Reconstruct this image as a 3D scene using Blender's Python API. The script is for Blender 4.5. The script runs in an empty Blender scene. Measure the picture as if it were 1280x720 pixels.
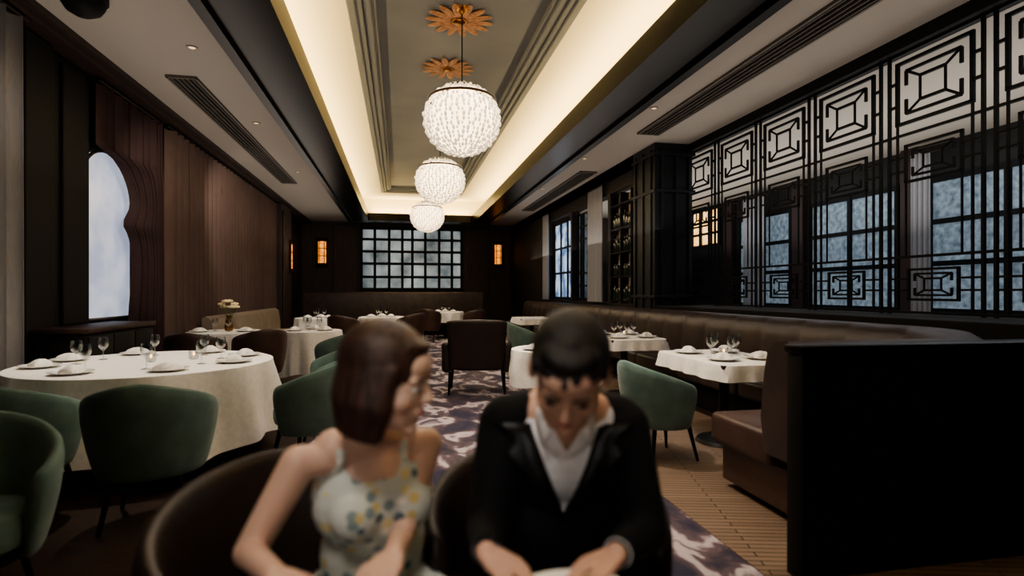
import bpy,bmesh,math,random
from mathutils import Vector,Matrix
from mathutils.bvhtree import BVHTree
random.seed(7)
S=bpy.context.scene; C=S.collection; PI=math.pi
F=700; TH=math.atan(140/700); sn,cs=math.sin(TH),math.cos(TH); H=1.3
def W(a,d,z): return Vector((a*cs+d*sn,-a*sn+d*cs,z))
def proj(p):
    a=p[0]*cs-p[1]*sn; d=p[0]*sn+p[1]*cs
    return 640+F*a/max(d,.01), 365+F*(H-p[2])/max(d,.01)
# ---------------------------------------------------------------- materials
def lin(c):
    return tuple(((x/255)/12.92 if x/255<=.04045 else ((x/255+.055)/1.055)**2.4) for x in c)+(1,)
def M(name,col,rough=.5,metal=0,col2=None,scale=8,bump=0,bscale=40,es=0,ecol=None,stretch=(1,1,1),coat=0,sss=0,lo=.4,hi=.6,sheen=0,spec=.5):
    m=bpy.data.materials.new(name); m.use_nodes=True; nt=m.node_tree; N=nt.nodes; b=N['Principled BSDF']; L=nt.links
    b.inputs['Base Color'].default_value=lin(col); b.inputs['Roughness'].default_value=rough; b.inputs['Metallic'].default_value=metal
    b.inputs['Coat Weight'].default_value=coat; b.inputs['Specular IOR Level'].default_value=spec
    if sss: b.inputs['Subsurface Weight'].default_value=sss; b.inputs['Subsurface Radius'].default_value=(.02,.008,.004)
    if sheen: b.inputs['Sheen Weight'].default_value=sheen; b.inputs['Sheen Roughness'].default_value=.4
    tc=N.new('ShaderNodeTexCoord'); mp=N.new('ShaderNodeMapping'); mp.inputs['Scale'].default_value=stretch
    L.new(tc.outputs['Object'],mp.inputs['Vector'])
    def texn(sc):
        t=N.new('ShaderNodeTexNoise'); t.inputs['Scale'].default_value=sc; t.inputs['Detail'].default_value=5
        L.new(mp.outputs['Vector'],t.inputs['Vector']); return t.outputs['Fac']
    if col2:
        r=N.new('ShaderNodeValToRGB'); r.color_ramp.elements[0].position=lo; r.color_ramp.elements[1].position=hi
        r.color_ramp.elements[0].color=lin(col); r.color_ramp.elements[1].color=lin(col2)
        L.new(texn(scale),r.inputs['Fac']); L.new(r.outputs['Color'],b.inputs['Base Color'])
        if es: L.new(r.outputs['Color'],b.inputs['Emission Color'])
    elif es: b.inputs['Emission Color'].default_value=lin(ecol or col)
    if es: b.inputs['Emission Strength'].default_value=es
    if bump:
        bn=N.new('ShaderNodeBump'); bn.inputs['Strength'].default_value=bump; bn.inputs['Distance'].default_value=.01
        L.new(texn(bscale),bn.inputs['Height']); L.new(bn.outputs['Normal'],b.inputs['Normal'])
    return m
m_soffit=M('painted_plaster',(178,172,164),.8,bump=.05)
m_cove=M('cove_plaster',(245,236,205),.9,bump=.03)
m_mould=M('moulding_paint',(118,124,132),.6,bump=.03)
m_panel=M('painted_panel',(110,116,126),.5,col2=(117,123,132),scale=1.5)
m_black=M('black_lacquer_beam',(10,9,9),.3,bump=.03,spec=.25)
m_matblack=M('matte_black_paint',(16,14,14),.7,bump=.05,spec=.3)
m_darkwood=M('dark_wood_panelling',(42,29,25),.5,col2=(56,38,32),scale=3,stretch=(6,6,.6),bump=.08)
m_wall=M('dark_wall',(38,27,24),.7,bump=.1)
m_wallr=M('charcoal_wall',(34,35,38),.7,bump=.1)
m_floor=M('dark_oak',(46,34,28),.4,col2=(66,48,38),scale=4,stretch=(1,10,1),bump=.1)
m_curt=M('brown_drape',(96,80,74),1,col2=(100,84,78),scale=3,bump=.1,bscale=250,spec=.1)
m_plum=M('plum_drape',(72,57,57),1,col2=(76,61,60),scale=3,bump=.1,bscale=250,spec=.1)
m_green=M('green_velvet',(92,116,110),.85,col2=(108,132,125),scale=6,sheen=.2,bump=.1,bscale=200)
m_leather=M('brown_leather',(64,46,40),.42,col2=(75,54,46),scale=5,bump=.15,bscale=90)
m_leath2=M('grey_brown_leather',(58,48,44),.42,col2=(68,56,51),scale=5,bump=.15,bscale=90)
m_leath3=M('near_black_brown_leather',(40,29,26),.45,col2=(48,35,31),scale=5,bump=.15,bscale=90)
m_beige=M('beige_leather',(128,116,102),.5,col2=(138,126,112),scale=5,bump=.12,bscale=90)
m_cloth=M('white_linen',(232,228,222),.8,col2=(240,236,230),scale=30,bump=.08,bscale=300)
m_china=M('white_china',(240,238,232),.15,coat=.5,bump=.01)
m_leg=M('black_metal',(20,19,19),.35,metal=.6,bump=.03)
m_screen=M('black_iron',(18,20,23),.65,metal=.1,bump=.05,spec=.3)
m_brass=M('brass',(150,105,55),.3,metal=1,bump=.03)
m_bronze=M('dark_bronze',(60,42,28),.4,metal=.8,bump=.03)
m_vent=M('vent_metal',(112,106,100),.6,metal=.1,bump=.02)
m_ventd=M('vent_dark',(18,16,15),.8,bump=.02)
m_skin=M('skin',(216,178,158),.5,col2=(220,184,164),scale=10,sss=.15)
m_skin2=M('skin_man',(200,160,140),.5,col2=(206,167,147),scale=10,sss=.15)
m_hairw=M('dark_brown_hair',(50,33,26),.5,col2=(70,46,36),scale=60,stretch=(1,1,.15),bump=.25,bscale=120)
m_hairm=M('black_hair',(16,13,12),.6,col2=(28,22,20),scale=60,stretch=(1,1,.3),bump=.3,bscale=120)
m_suit=M('black_suit',(11,11,14),.85,col2=(15,15,18),scale=60,bump=.1,bscale=300,spec=.3)
m_lapel=M('black_satin_lapel',(15,15,19),.45,bump=.02)
m_shirt=M('white_shirt',(244,243,246),.8,col2=(248,247,250),scale=30,bump=.1,bscale=60)
m_lip=M('lips',(188,116,104),.45,bump=.02); m_eye=M('eye_dark',(30,20,16),.2,bump=.01); m_eyew=M('eye_white',(220,212,205),.3,bump=.01)
m_glass=bpy.data.materials.new('clear_glass'); m_glass.use_nodes=True
nt=m_glass.node_tree; nt.nodes.clear(); o_=nt.nodes.new('ShaderNodeOutputMaterial'); mx=nt.nodes.new('ShaderNodeMixShader'); tr=nt.nodes.new('ShaderNodeBsdfTransparent'); gl=nt.nodes.new('ShaderNodeBsdfGlossy'); lw=nt.nodes.new('ShaderNodeLayerWeight')
lw.inputs['Blend'].default_value=.35; gl.inputs['Roughness'].default_value=.05; tr.inputs['Color'].default_value=(.93,.95,.95,1)
nt.links.new(lw.outputs['Facing'],mx.inputs['Fac']); nt.links.new(tr.outputs[0],mx.inputs[1]); nt.links.new(gl.outputs[0],mx.inputs[2]); nt.links.new(mx.outputs[0],o_.inputs['Surface'])
def sheer_mat(name,col):
    m=bpy.data.materials.new(name); m.use_nodes=True
    nt=m.node_tree; b=nt.nodes['Principled BSDF']; b.inputs['Base Color'].default_value=lin(col); b.inputs['Roughness'].default_value=.9
    o_=nt.nodes['Material Output']; mx=nt.nodes.new('ShaderNodeMixShader'); tr=nt.nodes.new('ShaderNodeBsdfTransparent'); nz=nt.nodes.new('ShaderNodeTexNoise'); nz.inputs['Scale'].default_value=40
    mr=nt.nodes.new('ShaderNodeMapRange'); mr.inputs['To Min'].default_value=.6; mr.inputs['To Max'].default_value=.95
    nt.links.new(nz.outputs['Fac'],mr.inputs['Value']); nt.links.new(mr.outputs[0],mx.inputs['Fac']); nt.links.new(tr.outputs[0],mx.inputs[1]); nt.links.new(b.outputs[0],mx.inputs[2]); nt.links.new(mx.outputs[0],o_.inputs['Surface']); return m
m_sheer=sheer_mat('sheer_voile',(160,160,164)); m_sheerd=sheer_mat('grey_sheer_voile',(138,135,134))
m_bluewin=M('frosted_blue_glass',(66,80,92),.4,col2=(138,154,166),scale=11,es=.62,lo=.25,hi=.8)
m_backwin=M('backlit_glass',(70,84,92),.3,col2=(178,188,190),scale=1.3,es=.72,lo=.3,hi=.68)
m_arch=M('daylit_window_glass',(168,176,200),.3,col2=(196,203,220),scale=2,es=.8)
m_sconce=M('amber_alabaster',(255,132,44),.5,col2=(255,180,92),scale=9,es=1.25)
m_warm=M('warm_backlight',(255,190,110),.5,col2=(255,220,160),scale=6,es=1.6)
m_globe=M('lamp_globe',(255,226,180),.5,col2=(255,236,200),scale=4,es=2.9)
m_bead=M('crystal_bead',(235,228,215),.15,es=.7,ecol=(255,234,204),bump=.01)
m_amber=M('amber_petal',(138,96,66),.5,col2=(170,124,88),scale=20,es=.14)  # faint emission puts an orange glow into the petals, which are no lamp
m_candle=M('candle_glow',(255,190,110),.4,es=6,ecol=(255,185,100),bump=.01)
m_down=M('downlight_lens',(255,215,160),.4,es=1.0,bump=.01)
m_flower=M('cream_petals',(236,214,150),.7,col2=(240,230,200),scale=20); m_stem=M('leaf_green',(60,80,40),.6,bump=.05)
m_bottle=M('bottle_glass',(40,50,42),.1,bump=.01,coat=.5)
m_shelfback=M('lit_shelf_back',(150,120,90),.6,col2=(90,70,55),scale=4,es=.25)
def ramp_mat(name,tex,stops,rough=.9,interp='LINEAR'):
    m=bpy.data.materials.new(name); m.use_nodes=True; nt=m.node_tree; N=nt.nodes; L=nt.links; b=N['Principled BSDF']; b.inputs['Roughness'].default_value=rough
    tc=N.new('ShaderNodeTexCoord'); out=tex(N,L,tc.outputs['Object']); r=N.new('ShaderNodeValToRGB'); r.color_ramp.interpolation=interp
    e=r.color_ramp.elements; e[0].position=stops[0][0]; e[0].color=lin(stops[0][1]); e[1].position=stops[-1][0]; e[1].color=lin(stops[-1][1])
    for p,c in stops[1:-1]: x=e.new(p); x.color=lin(c)
    L.new(out,r.inputs['Fac']); L.new(r.outputs['Color'],b.inputs['Base Color']); return m
def t_carpet(N,L,v):
    mp=N.new('ShaderNodeMapping'); mp.inputs['Scale'].default_value=(1.5,.9,1); mp.inputs['Rotation'].default_value=(0,0,.5); L.new(v,mp.inputs['Vector'])
    n=N.new('ShaderNodeTexNoise'); n.inputs['Scale'].default_value=2.8; n.inputs['Detail'].default_value=4; n.inputs['Distortion'].default_value=.6; L.new(mp.outputs[0],n.inputs['Vector']); return n.outputs['Fac']
m_carpet=ramp_mat('patterned_carpet',t_carpet,[(.36,(44,43,66)),(.45,(70,60,72)),(.52,(100,84,92)),(.565,(180,168,174)),(.61,(186,174,180)),(.69,(84,72,88))])
def t_plank(N,L,v):
    mp=N.new('ShaderNodeMapping'); mp.inputs['Rotation'].default_value=(0,0,.25); L.new(v,mp.inputs['Vector'])
    br=N.new('ShaderNodeTexBrick'); br.inputs['Scale'].default_value=1; br.inputs['Brick Width'].default_value=.7; br.inputs['Row Height'].default_value=.045; br.inputs['Mortar Size'].default_value=.004
    br.inputs['Color1'].default_value=(.75,.75,.75,1); br.inputs['Color2'].default_value=(.55,.55,.55,1); br.inputs['Mortar'].default_value=(0,0,0,1)
    L.new(mp.outputs[0],br.inputs['Vector']); return br.outputs['Color']
m_plank=ramp_mat('oak_strip_floor',t_plank,[(0,(48,38,31)),(.5,(120,100,84)),(.8,(142,121,103))],.5)
def dress_mat():
    m=bpy.data.materials.new('dotted_dress'); m.use_nodes=True; nt=m.node_tree; N=nt.nodes; L=nt.links; b=N['Principled BSDF']; b.inputs['Roughness'].default_value=.8
    tc=N.new('ShaderNodeTexCoord'); v=N.new('ShaderNodeTexVoronoi'); v.inputs['Scale'].default_value=30; v.inputs['Randomness'].default_value=.7; L.new(tc.outputs['Object'],v.inputs['Vector'])
    lt=N.new('ShaderNodeMath'); lt.operation='LESS_THAN'; lt.inputs[1].default_value=.38; L.new(v.outputs['Distance'],lt.inputs[0])
    sp=N.new('ShaderNodeSeparateColor'); L.new(v.outputs['Color'],sp.inputs[0])
    r=N.new('ShaderNodeValToRGB'); r.color_ramp.interpolation='CONSTANT'; e=r.color_ramp.elements; e[0].color=lin((214,194,136)); e[1].position=.28; e[1].color=lin((104,122,132))
    x=e.new(.44); x.color=lin((236,232,222)); x=e.new(.66); x.color=lin((222,210,160)); x=e.new(.82); x.color=lin((138,156,158))
    L.new(sp.outputs[0],r.inputs['Fac']); mx=N.new('ShaderNodeMix'); mx.data_type='RGBA'; mx.inputs[6].default_value=lin((208,212,205)); L.new(lt.outputs[0],mx.inputs[0]); L.new(r.outputs['Color'],mx.inputs[7]); L.new(mx.outputs[2],b.inputs['Base Color']); return m
m_dress=dress_mat()
# ---------------------------------------------------------------- mesh helpers
def nb(): return bmesh.new()
def box(bm,x0,x1,y0,y1,z0,z1,bev=0,seg=2):
    mt=Matrix.Translation(((x0+x1)/2,(y0+y1)/2,(z0+z1)/2))@Matrix.Diagonal((abs(x1-x0),abs(y1-y0),abs(z1-z0),1))
    r=bmesh.ops.create_cube(bm,size=1,matrix=mt)
    if bev:
        es=list({e for v in r['verts'] for e in v.link_edges})
        bmesh.ops.bevel(bm,geom=es,offset=bev,segments=seg,profile=.5,affect='EDGES')
    return bm
def ell(bm,c,r,R=None,u=20,v=14):
    mt=Matrix.Translation(c)@(R.to_4x4() if R else Matrix.Identity(4))@Matrix.Diagonal((r[0],r[1],r[2],1))
    bmesh.ops.create_uvsphere(bm,u_segments=u,v_segments=v,radius=1,matrix=mt); return bm
def cyl(bm,p,q,r1,r2=None,seg=12,caps=True):
    p=Vector(p); q=Vector(q); r2=r1 if r2 is None else r2; d=q-p
    mt=Matrix.Translation((p+q)/2)@d.to_track_quat('Z','Y').to_matrix().to_4x4()
    bmesh.ops.create_cone(bm,cap_ends=caps,segments=seg,radius1=r1,radius2=r2,depth=d.length,matrix=mt); return bm
def cap(bm,p,q,r1,r2=None,seg=14):
    r2=r1 if r2 is None else r2; cyl(bm,p,q,r1,r2,seg); ell(bm,p,(r1,)*3,None,seg,10); ell(bm,q,(r2,)*3,None,seg,10); return bm
def lathe(bm,prof,seg=24,c=(0,0,0)):
    rings=[]
    for r,z in prof:
        rings.append([bm.verts.new((c[0]+max(r,.0005)*math.cos(2*PI*i/seg),c[1]+max(r,.0005)*math.sin(2*PI*i/seg),c[2]+z)) for i in range(seg)])
    for a,b in zip(rings,rings[1:]):
        for i in range(seg): bm.faces.new((a[i],a[(i+1)%seg],b[(i+1)%seg],b[i]))
    return bm
def loops(bm,rings,closed=True,capends=True):
    R=[[bm.verts.new(p) for p in r] for r in rings]; n=len(R[0])
    for a,b in zip(R,R[1:]):
        for i in range(n if closed else n-1): bm.faces.new((a[i],a[(i+1)%n],b[(i+1)%n],b[i]))
    if capends: bm.faces.new(R[0][::-1]); bm.faces.new(R[-1])
    return bm
def torus(bm,c,R,r,n=40,k=8):
    loops(bm,[[(c[0]+(R+r*math.cos(2*PI*j/k))*math.cos(2*PI*i/n),c[1]+(R+r*math.cos(2*PI*j/k))*math.sin(2*PI*i/n),c[2]+r*math.sin(2*PI*j/k)) for j in range(k)] for i in range(n+1)],capends=False); return bm
def obj(name,bm,mat,parent=None,smooth=True,sub=0,recalc=True):
    if recalc: bmesh.ops.recalc_face_normals(bm,faces=bm.faces)
    for f in bm.faces: f.smooth=smooth
    if smooth and not sub:
        for e in bm.edges:
            if len(e.link_faces)==2 and e.calc_face_angle(0)>.7: e.smooth=False
    me=bpy.data.meshes.new(name); bm.to_mesh(me); bm.free(); me.materials.append(mat)
    o=bpy.data.objects.new(name,me); C.objects.link(o)
    if parent: o.parent=parent
    if sub: md=o.modifiers.new('sub','SUBSURF'); md.levels=sub; md.render_levels=sub
    return o
def tag(o,label,cat,group=None,kind=None):
    o['label']=label; o['category']=cat
    if group: o['group']=group
    if kind: o['kind']=kind
    return o
def struct(name,bm,mat,parent=None,smooth=False):
    o=obj(name,bm,mat,parent,smooth)
    if not parent: o['kind']='structure'
    return o
def thing(name,label,cat,loc=(0,0,0),rz=0,group=None):
    o=bpy.data.objects.new(name,None); C.objects.link(o); o.location=loc; o.rotation_euler=(0,0,rz); o.empty_display_size=.1
    return tag(o,label,cat,group)
def dup(root,loc,rz,label=None,group=None):
    r=root.copy(); C.objects.link(r); r.location=loc; r.rotation_euler=(0,0,rz)
    if label: r['label']=label
    if group: r['group']=group
    elif 'group' in r: del r['group']
    for ch in list(root.children):
        c=ch.copy(); C.objects.link(c); c.parent=r
        for g in ch.children:
            d=g.copy(); C.objects.link(d); d.parent=c
    return r
def face(fx,fy): return math.atan2(-fx,fy)
ORD=['first','second','third','fourth','fifth','sixth','seventh','eighth','ninth','tenth','eleventh','twelfth']
def order_labels(things,singular,group,where='from the left'):
    th=sorted(things,key=lambda o:proj(o.location)[0])
    for i,o in enumerate(th):
        o['label']=(f"{singular}, {ORD[i]} {where}" if len(th)>1 else singular)
        if len(th)>1: o['group']=group
# ---------------------------------------------------------------- setting
XL=-3.3; XR=8.5; Y0=-2.5; Y1=20.0; ZC=3.7
struct('floor',box(nb(),XL,XR,Y0,Y1,-.1,0),m_floor)
cr=obj('carpet_runner',box(nb(),-.75,1.62,-1.5,16.8,.001,.014),m_carpet); tag(cr,'long purple and pale lilac patterned carpet runner down the centre aisle','carpet')
struct('floor_strip',box(nb(),1.63,3.15,-1.5,16.8,.001,.01),m_plank)
struct('wall_left',box(nb(),XL-.15,XL,Y0,Y1,0,4.8),m_wall)
struct('wall_rear',box(nb(),XL,XR,Y0-.15,Y0,0,4.8),m_wall)
struct('wall_right',box(nb(),XR,XR+.15,Y0,Y1,0,4.8),m_wallr)
bm=nb(); box(bm,XL,XR,Y1,Y1+.15,0,4.8)
for x0,x1 in ((-3.25,-2.95),(-2.25,-1.45),(2.3,3.15),(3.8,3.95)): box(bm,x0,x1,Y1-.06,Y1,.9,3.6,.02)
struct('wall_back',bm,m_darkwood)
bm=nb(); box(bm,XL,-1.6,Y0,Y1,ZC,ZC+.1); box(bm,2.96,XR,Y0,Y1,ZC,ZC+.1); box(bm,-1.6,2.96,18.9,Y1,ZC,ZC+.1); box(bm,-1.6,2.96,Y0,Y0+1,ZC,ZC+.1)
struct('ceiling',bm,m_soffit)
bm=nb()
for s in (-1,1):
    cx=.68
    xo=cx+s*2.29; xi=cx+s*1.67; xl=cx+s*1.71
    box(bm,min(xo,xi),max(xo,xi),Y0+1,18.9,3.6,3.76); box(bm,min(xi,xl),max(xi,xl),Y0+1,18.9,3.76,3.84)
    box(bm,min(xo,xo-s*.1),max(xo,xo-s*.1),Y0+1,18.9,3.55,3.6)
    box(bm,min(xi,xi+s*.06),max(xi,xi+s*.06),Y0+1,18.9,3.57,3.6)
box(bm,-.99,2.35,18.5,18.9,3.6,3.76); box(bm,-.99,2.35,18.5,18.54,3.76,3.84)
struct('trim_1',bm,m_black)
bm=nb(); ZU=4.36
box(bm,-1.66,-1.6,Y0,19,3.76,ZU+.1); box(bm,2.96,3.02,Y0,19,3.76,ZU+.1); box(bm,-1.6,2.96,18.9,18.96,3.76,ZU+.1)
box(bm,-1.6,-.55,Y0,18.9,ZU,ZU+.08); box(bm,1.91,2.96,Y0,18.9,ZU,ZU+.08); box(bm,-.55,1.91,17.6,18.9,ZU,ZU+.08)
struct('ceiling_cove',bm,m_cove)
bm=nb()
for i,(hw,z) in enumerate(((1.24,ZU-.02),(1.17,ZU+.0),(1.08,ZU+.025),(1.03,ZU+.05))):
    for s in (-1,1):
        xa=.68+s*hw; xb=.68+s*(hw-.09); box(bm,min(xa,xb),max(xa,xb),Y0,17.6-i*.08,z,z+.14,.01,1)
    box(bm,.68-hw,.68+hw,17.5-i*.08,17.6-i*.08,z,z+.14,.01,1)
struct('trim_2',bm,m_mould)
struct('ceiling_panel',box(nb(),-.4,1.76,Y0,17.4,ZU+.12,ZU+.2),m_panel)
bm=nb(); box(bm,-3.3,-3.0,Y0,Y1,3.58,3.7); box(bm,-3.0,-2.94,Y0,Y1,3.64,3.7)
struct('trim_3',bm,m_darkwood)
bm=nb(); box(bm,4.6,4.8,Y0,8.4,3.58,3.7); box(bm,4.0,4.2,9.2,Y1,3.45,3.7)
struct('trim_4',bm,m_matblack)
def vent(x0,x1,y0,y1,label):
    t=thing('ceiling_vent',label,'air vent',((x0+x1)/2,(y0+y1)/2,ZC-.03))
    w=(x1-x0)/2; l=(y1-y0)/2
    bm=nb(); box(bm,-w,-w+.025,-l,l,0,.03); box(bm,w-.025,w,-l,l,0,.03); box(bm,-w,w,-l,-l+.03,0,.03); box(bm,-w,w,l-.03,l,0,.03); obj('vent_frame',bm,m_vent,t,False)
    obj('duct_backing',box(nb(),-w+.02,w-.02,-l+.02,l-.02,.025,.03),m_ventd,t,False)
    n=5
    for i in range(n):
        x=-w+.05+i*(2*w-.1)/(n-1); obj('louvre',box(nb(),x-.006,x+.006,-l+.03,l-.03,.002,.026),m_vent,t,False)
vent(-2.54,-2.22,6.8,13,'long slotted air vent in the ceiling strip beside the brown curtain')
vent(3.5,3.85,3.2,7.9,'long slotted air vent in the right ceiling strip nearest the camera')
vent(3.5,3.85,10.6,16,'slotted air vent in the right ceiling strip towards the back wall')
# black dome fixture on the left ceiling strip
t=thing('ceiling_speaker','black dome shaped fixture on the ceiling at the top left','ceiling fixture',(-2.5,5.1,ZC-.18))
obj('dome',lathe(nb(),[(0,0),(.06,.005),(.12,.04),(.15,.09),(.155,.13),(0,.13)],28),m_matblack,t); obj('mounting_ring',lathe(nb(),[(.1,.12),(.17,.13),(.17,.18),(0,.18)],28),m_matblack,t)
def gridwin(name,x0,x1,z0,z1,vs,hs,plane,at,glass,frm,thick=.05,depth=.08,sgn=1,kind=True):
    g=nb(); f=nb()
    def B(bm,a0,a1,c0,c1,d0,d1):
        lo,hi=min(d0,d1),max(d0,d1)
        if plane=='y': box(bm,a0,a1,lo,hi,c0,c1)
        else: box(bm,lo,hi,a0,a1,c0,c1)
    B(g,x0,x1,z0,z1,at,at+sgn*.02)
    for v in [0]+vs+[1]:
        x=x0+v*(x1-x0); B(f,x-thick/2,x+thick/2,z0-thick/2,z1+thick/2,at,at+sgn*depth)
    for h in [0]+hs+[1]:
        z=z0+h*(z1-z0); B(f,x0-thick/2,x1+thick/2,z-thick/2,z+thick/2,at,at+sgn*(depth-.012))
    w=struct(name,g,glass) if kind else obj(name,g,glass); ff=obj('window_frame',f,frm,w,False); return w
gridwin('window_1',-1.3,2.15,1.4,3.5,[.13,.27,.4,.5,.63,.77,.9],[.2,.42,.62,.82],'y',Y1-.05,m_backwin,m_screen,.09,.06,-1)
bm=nb(); yc,w_=7.12,.55
prof=[(yc-w_,1.0)]+[(yc-w_*math.cos(PI*i/16),2.42+.46*math.sin(PI*i/16)) for i in range(17)]+[(yc+w_,1.0)]
loops(bm,[[(XL+.01,y,z) for y,z in prof],[(XL+.05,y,z) for y,z in prof]])
aw=struct('window_2',bm,m_arch)
bm=nb()
pr=[Vector((XL+.05,y,z)) for y,z in prof]+[Vector((XL+.05,*prof[0]))]
for a,b in zip(pr,pr[1:]): cap(bm,a,b,.018,.018,8)
obj('window_frame',bm,m_darkwood,aw)
gridwin('window_3',2.0,5.2,.5,3.3,[.33,.66],[.5],'x',XL+.01,M('dim_dusk_glass',(80,80,88),.3,es=.3,bump=.01),m_darkwood,.06,.06,1)
def curtain(name,x,y0,y1,z0,z1,n,amp,mat,label,seedv=1,left=None,group=None):
    rnd=random.Random(seedv); ph=[rnd.uniform(0,6) for _ in range(4)]
    t=thing(name,label,'curtain',(x,(y0+y1)/2,z0),0,group)
    K=n*14; rows=12 if not left else 48; bm=nb(); V=[]; L_=(y1-y0)
    for j in range(rows+1):
        z=(z1-z0)*j/rows; f=j/rows; r=[]
        off=left(z+z0) if left else 0
        for i in range(K+1):
            s=i/K; yy=-L_/2+off+s*(L_-off)
            a=amp*(1-.2*f); p=s*n*2*PI+.5*math.sin(s*23+ph[0])+ph[1]
            xx=a*math.sin(p)+.12*a*math.sin(p*2.1+ph[2]+f*1.5); yy+=.35*(L_-off)/n*.5*math.cos(p)*(1 if 0<i<K else 0)
            r.append(bm.verts.new((xx,yy,z)))
        V.append(r)
    for a,b in zip(V,V[1:]):
        for i in range(K): bm.faces.new((a[i],a[i+1],b[i+1],b[i]))
    obj('drape_fabric',bm,mat,t,recalc=False)
    obj('curtain_rail',cap(nb(),(0,-(y1-y0)/2,z1-z0+.02),(0,(y1-y0)/2,z1-z0+.02),.02,.02,8),m_leg,t)
    return t
def swag(z):
    if z>2.86: return 0
    o=.78 if z<2.3 else .78*math.sqrt(max(0,1-((z-2.3)/.56)**2))
    return o*(1-.2*math.exp(-((z-2.12)/.12)**2))+.04*math.sin(z*5)*(z<2.1)
curtain('curtain',-3.08,8.35,14.9,.03,3.52,30,.075,m_curt,'long brown pleated curtain covering the left wall',3)
curtain('curtain',-3.12,6.66,8.25,.03,3.52,9,.05,m_plum,'plum brown drape drawn aside around the pale arched window',5,swag)
curtain('sheer_curtain',-3.02,2.8,5.3,.03,3.52,14,.05,m_sheerd,'grey sheer curtain at the far left edge behind the round table',8)
bm=nb(); box(bm,XL,-3.19,5.42,6.62,0,3.56,.01); box(bm,XL,-3.13,5.5,5.9,0,3.56,.01); box(bm,XL,-3.16,6.1,6.5,.98,3.5,.01)
struct('wall_pier',bm,m_matblack)
t=thing('sideboard','black low sideboard beneath the arched window','sideboard',(-2.90,6.15,0))
obj('body',box(nb(),-.2,.2,-.6,.75,.05,.93,.01),m_matblack,t); obj('top',box(nb(),-.21,.23,-.62,.77,.93,.98,.01),m_darkwood,t)
for i in range(3):
    d=obj('door',box(nb(),.2,.22,-.58+i*.44,-.16+i*.44,.1,.9,.008),m_matblack,t); obj('handle',cap(nb(),(.235,-.22+i*.44,.5),(.235,-.22+i*.44,.62),.007,.007,8),m_brass,d)
bm=nb(); box(bm,XL,-2.95,15.1,16.3,0,3.56,.01); box(bm,-2.95,-2.9,15.2,16.15,.2,3.4,.02); struct('wall_pilaster',bm,m_darkwood)
def sconce(loc,rz,s,label,wd_=1):
    t=thing('wall_sconce',label,'wall light',loc,rz); w=s*wd_
    obj('backplate',box(nb(),-.26*w,.26*w,-.03,0,-.6*s,.6*s,.01),m_bronze,t)
    obj('shade',loops(nb(),[[( .15*w*math.cos(a),-.03-.13*w*math.sin(a),z*s) for a in [PI*k/8 for k in range(9)]] for z in (-.44,-.2,.1,.44)]),m_sconce,t)
    for z in (-.46,.46): obj('metal_band',loops(nb(),[[( .17*w*math.cos(a),-.03-.15*w*math.sin(a),(z+dz)*s) for a in [PI*k/8 for k in range(9)]] for dz in (-.03,.03)]),m_bronze,t)
    for z in (-.15,.15): obj('metal_band',loops(nb(),[[( .165*w*math.cos(a),-.03-.145*w*math.sin(a),(z+dz)*s) for a in [PI*k/8 for k in range(9)]] for dz in (-.015,.015)]),m_bronze,t)
    for a in (PI*.3,PI*.7): obj('metal_bar',box(nb(),.16*w*math.cos(a)-.012,.16*w*math.cos(a)+.012,-.05-.14*w*math.sin(a),-.03-.12*w*math.sin(a),-.45*s,.45*s),m_bronze,t,False)
    return t
sconce((-2.6,Y1-.01,2.65),0,.85,'amber wall sconce on the back wall left of the gridded window')
sconce((3.48,Y1-.01,2.65),0,.8,'amber wall sconce on the back wall right of the gridded window')
sconce((-2.88,15.9,2.25),PI/2,.75,'narrow gold wall sconce on the wooden pilaster at the end of the curtain',.35)
# ---------------------------------------------------------------- right side
struct('wall_low_right',box(nb(),3.98,4.85,2.5,8.28,0,1.09,.01),m_matblack)
bm=nb(); box(bm,4.0,4.66,8.35,9.2,0,3.7,.01)
for z in (1.2,2.9,3.5): box(bm,3.97,4.69,8.3,9.22,z,z+.05,.005)
for y in (8.45,8.75,9.05): box(bm,3.975,4.01,y,y+.05,0,3.6)
for x in (4.1,4.35,4.58): box(bm,x,x+.05,8.31,8.36,0,3.6)
struct('wall_column',bm,M('blue_black_lacquer',(24,29,34),.5,bump=.03))
scr=thing('lattice_screen','tall black iron fretwork screen standing behind the long banquette','screen',(4.7,5.4,1.09))
def barY(bm,y0,y1,z,r=.017,x=0): box(bm,x-r,x+r,y0,y1,z-r,z+r); return bm
def barZ(bm,y,z0,z1,r=.017,x=0): box(bm,x-r,x+r,y-r,y+r,z0,z1); return bm
def sg(bm,p,q,r=.012): cyl(bm,(0,p[0],p[1]),(0,q[0],q[1]),r,r,6)
def rect(bm,y0,y1,z0,z1,r=.011):
    barY(bm,y0-r,y1+r,z0,r); barY(bm,y0-r,y1+r,z1,r); barZ(bm,y0,z0,z1,r); barZ(bm,y1,z0,z1,r)
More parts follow.
